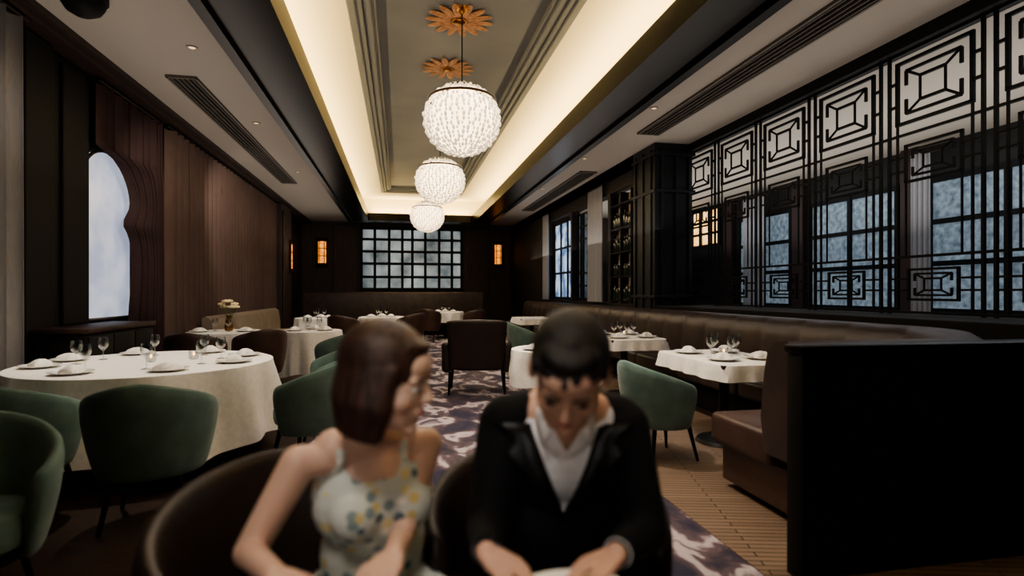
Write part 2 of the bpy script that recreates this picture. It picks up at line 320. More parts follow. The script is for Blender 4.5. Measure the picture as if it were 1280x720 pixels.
def fret(yc,zc,hy,hz,r=.014,ext=0):
    bm=nb(); rect(bm,yc-hy,yc+hy,zc-hz,zc+hz,r)
    iy,iz=hy*.34,hz*.38; q=r*.85; oy,oz=hy*.74,hz*.70
    for s in (-1,1):
        # bowed side: slants in to the centre square and out again
        sg(bm,(yc+s*oy,zc+oz),(yc+s*iy,zc+iz),q); sg(bm,(yc+s*iy,zc+iz),(yc+s*iy,zc-iz),q); sg(bm,(yc+s*iy,zc-iz),(yc+s*oy,zc-oz),q)
        barY(bm,yc-iy,yc+iy,zc+s*iz,q); barY(bm,yc-oy,yc+oy,zc+s*oz,q)
        barZ(bm,yc+s*oy,zc-oz,zc-iz*.6,q*.9); barZ(bm,yc+s*oy,zc+iz*.6,zc+oz,q*.9)
        if ext:
            for dz in (-iz,iz): barY(bm,min(yc+s*hy,yc+s*ext),max(yc+s*hy,yc+s*ext),zc+dz,q)
    obj('fret_panel',bm,m_screen,scr,False)
zt=2.48
for i in range(7):
    for dy in (-.05,.05): obj('upright',barZ(nb(),-2.7+i+dy,0,zt,.013),m_screen,scr,False)
for z in (.02,.54,1.70,zt): obj('rail',barY(nb(),-2.77,3.37,z,.012),m_screen,scr,False)
for i in range(6):
    yc=-2.2+i
    fret(yc,2.10,.36,.29,.015,.45); fret(yc,1.42,.27,.17,.012,.45); fret(yc,.28,.24,.14,.011,.45)
    for dy in (-.36,.36): obj('slender_bar',barZ(nb(),yc+dy,.02,1.81,.009),m_screen,scr,False)
    for dy in (-.27,.27): obj('slender_bar',barZ(nb(),yc+dy,.54,1.26,.007),m_screen,scr,False)
for i,(a,b2) in enumerate(((2.1,4.6),(5.2,7.6),(8.2,10.3),(10.9,12.8))):
    gridwin('window_%d'%(4+i),a,b2,1.0,3.1,[.5],[.36,.68],'x',XR-.01,m_bluewin,m_screen,.08,.07,-1)
wn=gridwin('backlit_display_shelf',13.7,15.6,2.6,3.6,[.25,.5,.75],[.33,.66],'x',XR-.01,m_warm,m_screen,.06,.1,-1,False)
tag(wn,'warm backlit display shelf glimpsed through the screen beside the column','shelf')
bm=nb()
for y in (4.9,7.9,10.6,13.2): box(bm,XR-.14,XR,y-.17,y+.17,0,3.7,.01)
struct('wall_piers_right',bm,M('maroon_black_wood',(52,36,35),.6,bump=.05))
struct('wall_cross',box(nb(),4.3,XR,17.2,17.3,0,3.7),m_darkwood)
curtain('sheer_curtain',8.1,11.3,12.1,.03,3.5,6,.05,m_sheer,'pale sheer curtain seen through the iron screen beside the blue window',11)
curtain('sheer_curtain',8.1,7.25,7.6,.03,3.5,4,.05,m_sheer,'narrow pale sheer curtain seen through the middle of the iron screen',14)
bm=nb()
box(bm,4.0,4.2,9.2,15,0,1.1); box(bm,4.0,4.2,9.2,15,3.2,3.7); box(bm,4.0,4.2,15,Y1,0,3.7)
for y in (10.35,11.5,12.8,14.9): box(bm,4.0,4.2,y-.06,y+.06,1.1,3.2)
struct('wall_right_far',bm,M('near_black_wood',(28,21,19),.6,bump=.05))
gridwin('window_8',12.95,14.75,1.15,3.1,[.33,.66],[.33,.66],'x',4.18,M('bright_blue_glass',(90,120,160),.3,col2=(190,210,235),scale=4,es=.9),m_screen,.05,.06,-1)
gridwin('window_9',11.6,12.7,1.15,3.1,[.2,.35,.65,.8],[.15,.3,.7,.85],'x',4.18,M('smoky_blue_glass',(50,64,78),.3,col2=(84,104,118),scale=6,es=.5),m_screen,.04,.06,-1)
curtain('sheer_curtain',3.93,10.5,11.35,1.1,3.4,7,.03,m_sheer,'pale sheer curtain between the bottle shelves and the far windows',12)
curtain('sheer_curtain',3.93,14.6,15.2,1.1,3.4,5,.03,m_sheer,'narrow pale sheer curtain at the far end of the right wall',13)
t=thing('bottle_shelf','dark wall shelf unit of bottles beside the blue black column','shelf',(4.08,9.78,1.1))
obj('back_panel',box(nb(),.08,.1,-.48,.48,0,2.05),m_shelfback,t,False)
for y in (-.485,-.005,.485): obj('side_panel',box(nb(),-.08,.08,y-.015,y+.015,0,2.05),m_screen,t,False)
for k in range(5): obj('shelf_board',box(nb(),-.08,.08,-.49,.49,.02+k*.45,.05+k*.45),m_screen,t,False)
proto=None
for k in range(4):
    for j in range(8):
        y=9.36+j*.12; z=1.1+.051+k*.45
        if proto is None:
            bm=lathe(nb(),[(0,0),(.034,0),(.036,.02),(.036,.19),(.03,.23),(.014,.26),(.013,.31),(.015,.315),(0,.317)],12)
            o=obj('bottle',bm,m_bottle); proto=o
        else: o=proto.copy(); C.objects.link(o)
        o.location=(4.07,y,z); o.scale=(1,1,random.uniform(.75,1.1)); tag(o,'small dark bottle standing on the wall shelves beside the column','bottle','bottles on the wall shelves')
# ---------------------------------------------------------------- banquettes
path=[]
y=16.8
while y>3.7: path.append((3.70,y,-1,0)); y-=.05
for i in range(29):
    a=-PI/2*i/28; path.append((2.8+.9*math.cos(a),3.7+.9*math.sin(a),-math.cos(a),-math.sin(a)))
x=2.76
while x>1.97: path.append((x,2.8,0,1)); x-=.04
rings=[]; acc=0; pp=None
for (x,y,nx,ny) in path:
    if pp: acc+=math.hypot(x-pp[0],y-pp[1])
    pp=(x,y); b=.03*abs(math.sin(PI*acc/.55))**.5
    def P(o,z): return (x+nx*o,y+ny*o,z)
    rings.append([P(-.25,.4),P(-.25,1.0),P(-.19,1.04),P(-.10,1.03),P(-.05+b,.97),P(-.02+b,.85),P(.01+b,.6),P(0,.4)])
t=thing('long_banquette','long brown leather banquette curving along the right side below the screen','banquette',(0,0,0))
obj('backrest',loops(nb(),rings),m_leath2,t)
obj('base',box(nb(),3.3,3.9,3.72,16.8,0,.28),m_matblack,t,False)
for i in range(11):
    y=3.73+i*1.19; obj('seat_cushion',box(nb(),3.2,3.72,y,y+1.17,.28,.46,.04,3),m_leath2,t)
obj('seat_cushion',box(nb(),2.05,2.78,2.82,3.45,.30,.50,.04,3),m_leather,t); obj('seat_cushion',box(nb(),2.8,3.55,2.95,3.71,.30,.50,.04,3),m_leather,t)
obj('end_base',box(nb(),2.12,3.5,2.65,3.4,.06,.30),m_leather,t,False); obj('plinth',box(nb(),2.2,3.4,2.7,3.35,0,.07),m_matblack,t,False)
t=thing('booth_partition','black lacquered booth partition in the right foreground','partition',(0,0,0))
obj('panel',box(nb(),1.77,4.4,2.20,2.27,0,1.02,.008),m_matblack,t); obj('cap_rail',box(nb(),1.74,4.42,2.17,2.3,1.02,1.06,.012),m_black,t); obj('end_post',box(nb(),1.75,1.83,2.18,2.29,0,1.02,.01),m_matblack,t)
t=thing('back_banquette','dark brown leather banquette in front of the back wall','banquette',(0,0,0))
obj('backrest',box(nb(),-2.85,2.6,17.45,17.7,.4,1.3,.05,3),m_leath2,t); obj('base',box(nb(),-2.8,2.6,16.9,17.6,0,.28),m_matblack,t,False)
for i in range(4): obj('seat_cushion',box(nb(),-2.83+i*1.36,-2.83+i*1.36+1.34,16.85,17.45,.28,.46,.04,3),m_leath2,t)
t=thing('beige_wall_bench','pale beige leather bench along the foot of the brown curtain','banquette',(0,0,0))
rings=[]
for i in range(61):
    y=9.2+4.8*i/60; b=.02*abs(math.sin(PI*(y-9.2)/.6))**.5
    rings.append([(-2.93,y,.3),(-2.93,y,.9),(-2.88,y,.93),(-2.80+b,y,.88),(-2.76+b,y,.6),(-2.76,y,.3)])
obj('backrest',loops(nb(),rings),m_beige,t)
for i in range(4): obj('seat_cushion',box(nb(),-2.78,-2.35,9.22+i*1.2,9.2+i*1.2+1.18,.28,.45,.04,3),m_beige,t)
obj('base',box(nb(),-2.9,-2.42,9.25,13.95,0,.29),m_matblack,t,False)
# ---------------------------------------------------------------- chairs
def shell(top=.8,arm=.16,R=1.0,bot=.27,ang=118):
    rings=[]; n=26
    for i in range(n+1):
        a=math.radians(-ang+2*ang*i/n); k=abs(a)/math.radians(ang); h=top-arm*k**1.3
        d=(math.sin(a),-math.cos(a)*.96); fl=.035*(1-k)
        rings.append([(r*R*d[0],r*R*d[1],z) for r,z in ((.235,bot),(.245,.45),(.262+fl,h-.05),(.28+fl,h-.008),(.305+fl,h),(.325+fl,h-.03),(.322,.5),(.285,.34),(.26,bot-.01))])
    return loops(nb(),rings)
def make_chair(mat,label,top=.8,arm=.16):
    t=thing('tub_chair',label,'chair')
    obj('backrest',shell(top,arm),mat,t,sub=1)
    obj('seat',lathe(nb(),[(0,.44),(.2,.455),(.235,.445),(.25,.41),(.25,.36),(.24,.33),(0,.33)],28),mat,t)
    obj('seat_frame',lathe(nb(),[(0,.33),(.22,.33),(.22,.27),(0,.27)],24),m_leg,t)
    for sx in (-1,1):
        for sy in (-1,1): obj('leg',cyl(nb(),(sx*.2,sy*.2,0),(sx*.15,sy*.15,.29),.011,.018,8),m_leg,t)
    return t
PC={'g':make_chair(m_green,'x',.8,.2),'b':make_chair(m_leather,'x',.86),'d':make_chair(m_leath3,'x',.84)}
used=[]
def chair(kind,x,y,fx,fy,label,group=None,s=(1,1,1),z=0):
    src=PC[kind]
    if kind not in used:
        used.append(kind); o=src; o.rotation_euler=(0,0,face(fx,fy)); o['label']=label
        if group: o['group']=group
    else: o=dup(src,(x,y,0),face(fx,fy),label,group)
    o.location=(x,y,z); o.scale=s; return o
G1='green chairs around the big round table'; BG=(1.08,1.05,1.04)
chair('g',-1.40,3.58,-.15,1,'green velvet tub chair seen from behind at the middle front of the big round table',G1,(1.03,1.02,1.03))
chair('g',-2.2,3.76,.15,1,'green velvet tub chair at the left front of the big round table',G1,BG)
chair('g',-.64,4.35,-1,.3,'green velvet tub chair at the right of the big round table, nearest',G1,BG,.015)
chair('g',-.64,5.3,-1,-.2,'green velvet tub chair at the right of the big round table, second back',G1,BG,.015)
chair('g',-1.66,2.5,.3,-1,'green velvet tub chair cut off by the left edge in the foreground',None)
chair('g',-.72,7.3,-.5,.8,'green velvet tub chair behind the big round table beside the aisle',z=.015)
chair('g',2.0,4.08,1,.15,'green velvet tub chair drawn up to the nearest right hand table',None,(1,1,.97),.01)
chair('g',2.1,9.3,1,0,'green velvet tub chair at the third table along the banquette',z=.01)
chair('b',-2.3,7.05,.1,1,'brown leather tub chair beyond the big round table, leftmost')
chair('b',-1.75,7.6,-.6,.8,'brown leather tub chair between the big round table and the flower table')
chair('b',-1.1,11.7,.5,1,'brown leather tub chair at the far left tables')
chair('b',.2,12.0,-.7,.7,'brown leather tub chair at the far table nearest the aisle',z=.015)
chair('b',.75,14.85,.4,1,'brown leather tub chair at the table in front of the back banquette, left one',z=.015)
chair('b',1.95,14.85,-.5,1,'brown leather tub chair at the table in front of the back banquette, right one')
wp=W(-.57,1.49,0); chair('d',wp.x,wp.y,.55*cs-.83*sn,-.55*sn-.83*cs,'dark brown leather tub chair under the woman in the dotted dress',None,(1.12,1.12,.94),.015)
mp_=W(.09,1.48,0); chair('d',mp_.x,mp_.y,-sn,-cs,'dark brown leather tub chair under the man in the black suit',z=.015)
t=thing('leather_armchair','large dark brown leather armchair standing alone in the centre aisle','armchair',(.98,7.2,0.015),face(.15,1))
bm=nb(); rings=[]
for i in range(13):
    z=.3+(.95-.3)*i/12; w=.34+.05*(i/12); y=-.28-.1*(i/12)**1.2; th=.07-.02*(i/12)
    rings.append([( -w,y+.03,z),(-w*.95,y-th*.6,z),(0,y-th,z),(w*.95,y-th*.6,z),(w,y+.03,z),(w*.9,y+th,z),(0,y+th*.6,z),(-w*.9,y+th,z)])
loops(bm,rings); obj('backrest',bm,m_leath3,t,sub=1)
obj('seat',box(nb(),-.29,.29,-.25,.32,.3,.47,.05,3),m_leath3,t)
for s in (-1,1):
    obj('armrest',box(nb(),s*.38-.06,s*.38+.06,-.28,.3,.28,.66,.045,3),m_leath3,t)
    for sy in (-.26,.26): obj('leg',cyl(nb(),(s*.35,sy,0),(s*.33,sy,.29),.014,.024,8),m_leg,t)
# ---------------------------------------------------------------- tables & cloths
def round_table(x,y,R,label,clabel,drop=.6,seedv=0,k=None,A=.03):
    t=thing('dining_table',label,'table',(x,y,0.015))
    obj('tabletop',lathe(nb(),[(0,.70),(R-.02,.70),(R-.01,.715),(R-.02,.73),(0,.73)],40),m_darkwood,t)
    obj('pedestal',lathe(nb(),[(.05,.70),(.045,.3),(.06,.06),(.25*R+.1,.03),(.25*R+.12,0),(0,0)],24),m_leg,t)
    bm=nb(); rnd=random.Random(seedv); n=200; k=k or int(R*22); ph=rnd.uniform(0,6)
    rings=[]
    zt=.749
    def ring(r,z,f,zz=0):
        out=[]
        for i in range(n):
            th=2*PI*i/n; s_=math.sin(k*th+ph+.8*math.sin(3*th)); w=f*(A*(s_*abs(s_)**.3)+A*.6*math.sin((k//2+1)*th+ph*2)); rr=r+w
            out.append((rr*math.cos(th),rr*math.sin(th),z+ zz*(.03*math.cos(4*(th+.2)))))
        return out
    for r in (.02,R*.5,R*.85,R-.02): rings.append(ring(r,zt,0))
    rings.append(ring(R-.002,zt-.006,0))
    for j in range(1,9): rings.append(ring(R+.006+A*.9*j/8,zt-.01-drop*j/8,min(1,j/5),(j/8)**2))
    loops(bm,rings,capends=False)
    bm.verts.ensure_lookup_table(); bm.faces.new([bm.verts[i] for i in range(n)])
    o=obj('tablecloth',bm,m_cloth); o.location=(x,y,0); tag(o,clabel,'tablecloth')
def rect_table(x,y,hx,hy,label,clabel,drop=.12):
    t=thing('dining_table',label,'table',(x,y,0.012))
    obj('tabletop',box(nb(),-hx+.01,hx-.01,-hy+.01,hy-.01,.70,.73,.006),m_darkwood,t)
    obj('pedestal',lathe(nb(),[(.05,.70),(.04,.4),(.05,.06),(.22,.03),(.24,0),(0,0)],20),m_leg,t)
    def ring(s,z,w,off):
        out=[]; N=80
        for i in range(N):
            th=2*PI*i/N; c,s_=math.cos(th),math.sin(th); p=12
            r=1/((abs(c)**p+abs(s_)**p)**(1/p)); wx=w*math.sin(i*1.25)
            out.append(((hx*s+off+wx)*c*r,(hy*s+off+wx)*s_*r,z))
        return out
    bm=nb(); rings=[ring(.02,.746,0,0),ring(.6,.746,0,0),ring(.98,.746,0,0),ring(1,.74,0,.004)]+[ring(1,.738-drop*j/4,.004*j,.008+.004*j) for j in range(1,5)]
    loops(bm,rings,capends=False); bm.verts.ensure_lookup_table(); bm.faces.new([bm.verts[i] for i in range(80)])
    o=obj('tablecloth',bm,m_cloth); o.location=(x,y,0); tag(o,clabel,'tablecloth')
TX,TY=-1.93,4.9
round_table(TX,TY,.89,'big round dining table under a long cloth at the left','long white tablecloth draped over the big round table at the left',.58,1,11,.055)
round_table(-2.4,8.5,.5,'round table near the brown curtain holding the flowers','white tablecloth on the table with the flowers near the brown curtain',.55,2)
round_table(-1.25,8.5,.42,'small round table beyond the big one beside the aisle','white tablecloth hanging to the floor on the small table beside the aisle',.6,3)
round_table(-1.7,12.6,.5,'distant round table close to the curtain','white tablecloth on the distant table close to the curtain',.3,4)
round_table(-.4,12.8,.5,'distant round table left of the aisle','white tablecloth on the distant table left of the aisle',.3,5)
round_table(1.25,15.7,.5,'round table in front of the back banquette','white tablecloth on the table in front of the back banquette',.3,6)
round_table(1.48,5.3,.42,'round table behind the man in the suit','white tablecloth on the round table behind the man in the suit',.3,7)
rect_table(2.74,4.38,.36,.56,'nearest rectangular table along the banquette','white tablecloth on the nearest table along the banquette')
rect_table(2.75,6.6,.36,.5,'second rectangular table along the banquette','white tablecloth on the second table along the banquette')
rect_table(2.8,9.2,.36,.5,'third rectangular table along the banquette','white tablecloth on the third table along the banquette')
rect_table(2.8,11.8,.36,.5,'fourth rectangular table along the banquette','white tablecloth on the fourth table along the banquette')
def mk_plate(r=.13):
    return obj('plate',lathe(nb(),[(0,.004),(r*.55,.004),(r*.65,.008),(r,.020),(r*1.01,.018),(r*.65,0),(0,0)],28),m_china)
def mk_glass():
    return obj('wine_glass',lathe(nb(),[(0,0),(.034,0),(.03,.003),(.005,.008),(.004,.07),(.012,.08),(.034,.105),(.04,.135),(.034,.18),(.033,.18),(.038,.135),(.032,.107),(0,.086)],18),m_glass)
def mk_napkin():
    bm=nb(); w=.06; rings=[]
    for z,s,tw in ((0,1,0),(.016,.98,.1),(.032,.8,.3),(.05,.4,.6),(.055,.05,.8)):
        rings.append([(s*w*1.3*(1+.25*math.cos(4*a+tw))*math.cos(a+tw),s*w*(1+.25*math.cos(4*a+tw))*math.sin(a+tw),z+.006*math.sin(3*a)*s) for a in [2*PI*i/24 for i in range(24)]])
    loops(bm,rings); return obj('napkin',bm,m_cloth)
def mk_candle():
    t=thing('candle_holder','x','candle')
    obj('glass_cup',lathe(nb(),[(0,0),(.03,0),(.036,.01),(.038,.07),(.036,.07),(.033,.012),(0,.012)],18),m_glass,t)
    obj('flame',ell(nb(),(0,0,.045),(.007,.007,.016)),m_candle,t); obj('wax',lathe(nb(),[(0,.013),(.026,.013),(.026,.028),(0,.028)],16),m_china,t); return t
PR={}
def inst(kind,x,y,z):
    mk={'plate':mk_plate,'glass':mk_glass,'napkin':mk_napkin,'candle':mk_candle}[kind]
    if kind not in PR: o=mk(); PR[kind]=o
    else:
        s=PR[kind]
        if kind=='candle': o=dup(s,(x,y,z),0)
        else: o=s.copy(); C.objects.link(o)
    o.location=(x,y,z); o.rotation_euler=(0,0,random.uniform(0,3))
    o['category']={'plate':'plate','glass':'wine glass','napkin':'napkin','candle':'candle'}[kind]
    return o
TZ=.7505
def setting(cx,cy,pts,where,nap=True):
    P,Gs,Ns=[],[],[]
    for (dx,dy) in pts:
        P.append(inst('plate',cx+dx,cy+dy,TZ))
        if nap: Ns.append(inst('napkin',cx+dx,cy+dy,TZ+.0085))
        L_=math.hypot(dx,dy) or 1; nx,ny=-dx/L_,-dy/L_
        Gs.append(inst('glass',cx+dx+nx*.2-ny*.1,cy+dy+ny*.2+nx*.1,TZ))
    order_labels(P,f'round white plate on {where}',f'plates on {where}')
    if Ns: order_labels(Ns,f'folded white napkin on {where}',f'napkins on {where}')
    order_labels(Gs,f'stemmed wine glass on {where}',f'wine glasses on {where}')
setting(TX,TY,[(.68*math.cos(a),.68*math.sin(a)) for a in [math.radians(d) for d in (-60,-110,-160,-15,25,70,120,165)]],'the big round table')
c=inst('candle',TX,TY,TZ); c['label']='small candle in a glass at the centre of the big round table'
c=inst('candle',TX+.27,TY+.12,TZ); c['label']='small candle in a glass right of centre on the big round table'
for (x,y,w) in ((2.74,4.38,'the nearest banquette table'),(2.75,6.6,'the second banquette table'),(2.8,9.2,'the third banquette table')):
    setting(x,y,[(-.18,-.28),(.18,-.25),(.18,.28),(-.18,.28)],w)
    c=inst('candle',x,y,TZ); c['label']=f'small candle in a glass on {w}'
for (x,y,w) in ((1.48,5.3,'the round table behind the man'),(-1.25,8.5,'the small table beside the aisle'),(-1.7,12.6,'the distant table by the curtain'),(-.4,12.8,'the distant table left of the aisle'),(1.25,15.7,'the table before the back banquette')):
    setting(x,y,[(-.22,-.12),(.2,-.12),(0,.24)],w)
setting(-2.4,8.5,[(-.3,-.12),(.3,-.14)],'the table with flowers')
t=thing('flower_vase','small vase of cream flowers on the table by the brown curtain','flowers',(-2.38,8.58,TZ))
obj('vase',lathe(nb(),[(0,0),(.05,0),(.06,.05),(.04,.14),(.03,.2),(.036,.22),(.03,.22),(0,.02)],20),m_brass,t)
for i in range(7):
    a=i*.9; p=(.09*math.cos(a),.09*math.sin(a),.33+.04*(i%3)); s=obj('stem',cap(nb(),(0,0,.1),p,.004,.004,6),m_stem,t)
    bm=nb()
    for k in range(7):
        b=k*.9; ell(bm,(p[0]+.028*math.cos(b),p[1]+.028*math.sin(b),p[2]+.01),(.028,.022,.018),None,8,6)
    ell(bm,(p[0],p[1],p[2]+.015),(.024,.024,.022),None,8,6); obj('blossom',bm,m_flower,t)
t=thing('foreground_table','dark wood table top at the bottom edge in front of the couple','table',W(0,.7,0.015),-TH)
obj('tabletop',box(nb(),-.65,.65,-.36,.385,.70,.735,.01),m_darkwood,t)
obj('pedestal',lathe(nb(),[(.06,.70),(.05,.3),(.06,.06),(.28,.03),(.3,0),(0,0)],24),m_leg,t)
p=W(.11,.93,.7505); pl=obj('plate',lathe(nb(),[(0,.006),(.07,.006),(.085,.01),(.125,.028),(.127,.026),(.085,0),(0,0)],36),m_china); pl.location=p; tag(pl,'white plate in front of the man at the bottom edge','plate')
# ---------------------------------------------------------------- pendants
LX=.68
def pendant(y,label,first=[None]):
    if first[0] is not None:
        r=dup(first[0],(LX,y,3.22),0,label,'crystal globe pendants'); return r
    t=thing('pendant_lamp',label,'pendant lamp',(LX,y,3.22),0,'crystal globe pendants'); first[0]=t
    Q=.93
    obj('globe',ell(nb(),(0,0,0),(.36,.36,.36*Q),None,32,20),m_globe,t)
    bm=nb(); R=.42; NM=42; NJ=26
    for i in range(NM):
        th=2*PI*i/NM
        for j in range(1,NJ):
            ph=PI*j/NJ
            if math.sin(ph)<.5 and i%2: continue
            if math.sin(ph)<.3 and i%4: continue
            if j in (8,): continue
            rr=R*(1+.02*math.sin(i*5.1+j*2.7)); tt=th+.025*math.sin(i*3.3+j*4.1)
            c_=Vector((rr*math.sin(ph)*math.cos(tt),rr*math.sin(ph)*math.sin(tt),rr*math.cos(ph)*Q))
            s=1+.25*math.sin(i*2.1+j*1.7)
            bmesh.ops.create_icosphere(bm,subdivisions=1,radius=1,matrix=Matrix.Translation(c_)@Matrix.Rotation(th,4,'Z')@Matrix.Rotation(ph-PI/2,4,'Y')@Matrix.Diagonal((.014*s,.016*s,.026*s,1)))
    o=obj('crystal_beads',bm,m_bead,t); o['kind']='stuff'
    for z,r in ((.23,.368),(.355,.17)):
        obj('metal_ring',torus(nb(),(0,0,z),r,.015),m_bronze,t)
    for k in range(6):
        a=k*PI/3; pts=[Vector((.428*math.sin(q)*math.cos(a),.428*math.sin(q)*math.sin(a),.428*Q*math.cos(q))) for q in [PI*i/24 for i in range(1,24)]]
        bm=nb()
        for u,v in zip(pts,pts[1:]): cyl(bm,u,v,.003,.003,5)
        obj('rib',bm,m_bronze,t)
    obj('cable',cyl(nb(),(0,0,.36),(0,0,ZU+.12-3.22),.007,.007,8),m_leg,t)
    obj('ceiling_cup',lathe(nb(),[(0,1.26),(.07,1.26),(.06,1.22),(.01,1.18),(0,1.18)],18),m_brass,t)
    return t
pendant(6.25,'crystal globe pendant lamp, largest and nearest of the three')
pendant(9.75,'crystal globe pendant lamp, middle of the three')
pendant(14.4,'crystal globe pendant lamp, smallest and farthest of the three')
def medallion(x,y,r,label):
    t=thing('ceiling_medallion',label,'ceiling ornament',(x,y,ZU+.11))
    for k in range(14):
        a=2*PI*k/14; d=Vector((math.cos(a),math.sin(a),0)); R=Matrix.Rotation(a,3,'Z')
        obj('petal',ell(nb(),d*r*.6+Vector((0,0,-.015)),(r*.4,r*.12,.012),R,12,8),m_amber,t)
    obj('centre_boss',ell(nb(),(0,0,-.02),(r*.22,r*.22,.03)),m_brass,t)
medallion(LX,6.52,.40,'amber flower medallion on the ceiling nearest the camera')
medallion(LX-.02,7.95,.38,'amber flower medallion on the ceiling, second from the camera')
def downlight(x,y,label,group):
    t=thing('downlight',label,'downlight',(x,y,ZC-.012),0,group)
    obj('trim_ring',lathe(nb(),[(.055,.012),(.055,0),(.04,0),(.035,.01)],20),m_soffit,t); obj('lens',lathe(nb(),[(0,.006),(.03,.006),(.03,.011),(0,.011)],16),m_down,t)
for i,y in enumerate((6.0,8.5,11.8)): downlight(-2.0,y,f'small round downlight in the left ceiling strip, {ORD[i]} from the camera','left downlights')
for i,y in enumerate((6.8,9.6,12.6)): downlight(3.25,y,f'small round downlight in the right ceiling strip, {ORD[i]} from the camera','right downlights')
# ---------------------------------------------------------------- lights
def area(name,loc,sx,sy,e,col,rot=(0,0,0)):
    l=bpy.data.lights.new(name,'AREA'); l.shape='RECTANGLE'; l.size=sx; l.size_y=sy; l.energy=e; l.color=col
    o=bpy.data.objects.new(name,l); C.objects.link(o); o.location=loc; o.rotation_euler=rot; return o
def spot(loc,e,tgt=None,size=60,col=(1,.88,.75),rad=.05):
    l=bpy.data.lights.new('table_or_fill_spot','SPOT'); l.energy=e; l.color=col; l.spot_size=math.radians(size); l.spot_blend=.7; l.shadow_soft_size=rad  # one name for table spots and for spots aimed at people, floor and curtain
    o=bpy.data.objects.new('table_or_fill_spot',l); C.objects.link(o); o.location=loc
    d=Vector(tgt or (loc[0],loc[1],0))-Vector(loc); o.rotation_euler=d.to_track_quat('-Z','Y').to_euler(); return o
WARM=(1,.73,.36)
area('cove_light',(-1.3,8.5,3.82),.15,20,270,WARM,(PI,0,0)); area('cove_light',(2.66,8.5,3.82),.15,20,270,WARM,(PI,0,0)); area('cove_light',(.68,18.72,3.82),3.2,.15,45,WARM,(PI,0,0))
area('soffit_fill',(-2.3,10.5,2.3),.8,15,40,(1,.88,.76),(PI,0,0)); area('soffit_fill',(3.7,9.0,2.3),.8,16,42,(1,.88,.78),(PI,0,0))  # unseen upward fills added to brighten the side soffits, no fixture here
spot((TX,TY,3.66),240,size=58); spot((-1.6,8.45,3.66),120,size=55); spot((-1.0,12.7,3.5),120,size=70); spot((1.3,15.6,3.5),80)
spot((2.7,4.4,3.66),180,size=60); spot((2.75,6.6,3.66),130,size=60); spot((2.8,9.2,3.66),100,size=60); spot((2.8,11.8,3.66),90,size=60); spot((1.48,5.4,3.5),90,size=40)
spot((.9,4.2,3.5),250,(1.2,4.4,0),size=80); spot((2.4,2.4,3.6),190,(2.4,3.0,0),size=60)
spot((-.5,-.3,3.3),130,tuple(W(-.1,1.1,.9)),size=34,rad=.35,col=(1,.93,.86))
spot((-.9,-1.9,1.9),66,tuple(W(-.15,1.1,1.05)),size=26,rad=.4,col=(1,.92,.85))  # unseen low fill added behind the camera to brighten the couple's faces
spot((-1.5,5.8,3.4),150,(-3.2,9.5,1.8),size=60); spot((-1.9,9.0,3.4),120,(-3.2,12.5,1.8),size=80)
spot((-1.6,3.2,3.5),60,(-3.1,5,1.8),size=60)
area('room_fill',(.7,9,3.5),2.5,14,170,(1,.91,.82)); area('side_room_light',(6.6,7,3.6),2,10,80,(.85,.9,1)); area('side_room_ceiling_fill',(6.6,9,2.2),2,14,150,(1,.93,.84),(PI,0,0))  # the upward side-room area is an unseen fill added to warm its ceiling
wd=bpy.data.worlds.new('World'); S.world=wd; wd.use_nodes=True; wd.node_tree.nodes['Background'].inputs[0].default_value=(.02,.022,.03,1); wd.node_tree.nodes['Background'].inputs[1].default_value=1
try: S.view_settings.look='AgX - Medium High Contrast'
except Exception as ex: print(ex)
# ---------------------------------------------------------------- people
def bake(name,bm,vox,it,mat,parent,pred=None,solid=0):
    me=bpy.data.meshes.new('t'); bm.to_mesh(me); bm.free(); o=bpy.data.objects.new('t',me); C.objects.link(o)
    r=o.modifiers.new('r','REMESH'); r.mode='VOXEL'; r.voxel_size=vox
    s=o.modifiers.new('s','SMOOTH'); s.factor=.5; s.iterations=it
    dg=bpy.context.evaluated_depsgraph_get(); dg.update(); m2=bpy.data.meshes.new_from_object(o.evaluated_get(dg)); bpy.data.objects.remove(o)
    b=bmesh.new(); b.from_mesh(m2)
    if pred:
        b.faces.ensure_lookup_table(); b.normal_update()
        bmesh.ops.delete(b,geom=[f for f in b.faces if pred(f.calc_center_median(),f.normal)],context='FACES')
        for _ in range(14):
            upd={}
            for v in b.verts:
                if v.is_boundary:
                    nbv=[e.other_vert(v) for e in v.link_edges if e.is_boundary]
                    if len(nbv)==2: upd[v]=v.co*.4+(nbv[0].co+nbv[1].co)*.3
            for v,cn in upd.items(): v.co=cn
    for f in b.faces: f.smooth=True
    b.to_mesh(m2); b.free(); m2.materials.clear(); m2.materials.append(mat); m2.name=name
    o=bpy.data.objects.new(name,m2); C.objects.link(o); o.parent=parent
    if solid: md=o.modifiers.new('so','SOLIDIFY'); md.thickness=solid; md.offset=-1
    return o
def frame(fwd,tilt=0):
    y=Vector(fwd).normalized(); x=y.cross(Vector((tilt,0,1))).normalized(); z=x.cross(y); return Matrix((x,y,z)).transposed()
def head(bm,c,R,k=1):
    def E(p,r): ell(bm,c+R@(Vector(p)*k),[q*k for q in r],R,24,16)
    E((0,-.012,.03),(.076,.094,.085)); E((0,.026,-.02),(.065,.062,.085)); E((0,.036,-.066),(.05,.048,.042)); E((0,.072,-.094),(.022,.018,.017))
    E((0,.06,.045),(.05,.03,.035))
    for s in (-1,1):
        E((s*.036,.052,-.03),(.026,.026,.028)); E((s*.078,-.012,-.008),(.009,.017,.03)); E((s*.052,.01,-.055),(.015,.035,.028)); E((s*.028,.075,.02),(.024,.012,.008))
    cap(bm,c+R@(Vector((0,.082,.014))*k),c+R@(Vector((0,.102,-.02))*k),.007*k,.010*k,10)
    for s in (-1,1): E((s*.010,.093,-.025),(.007,.009,.006))
    E((0,.082,-.052),(.024,.012,.015))
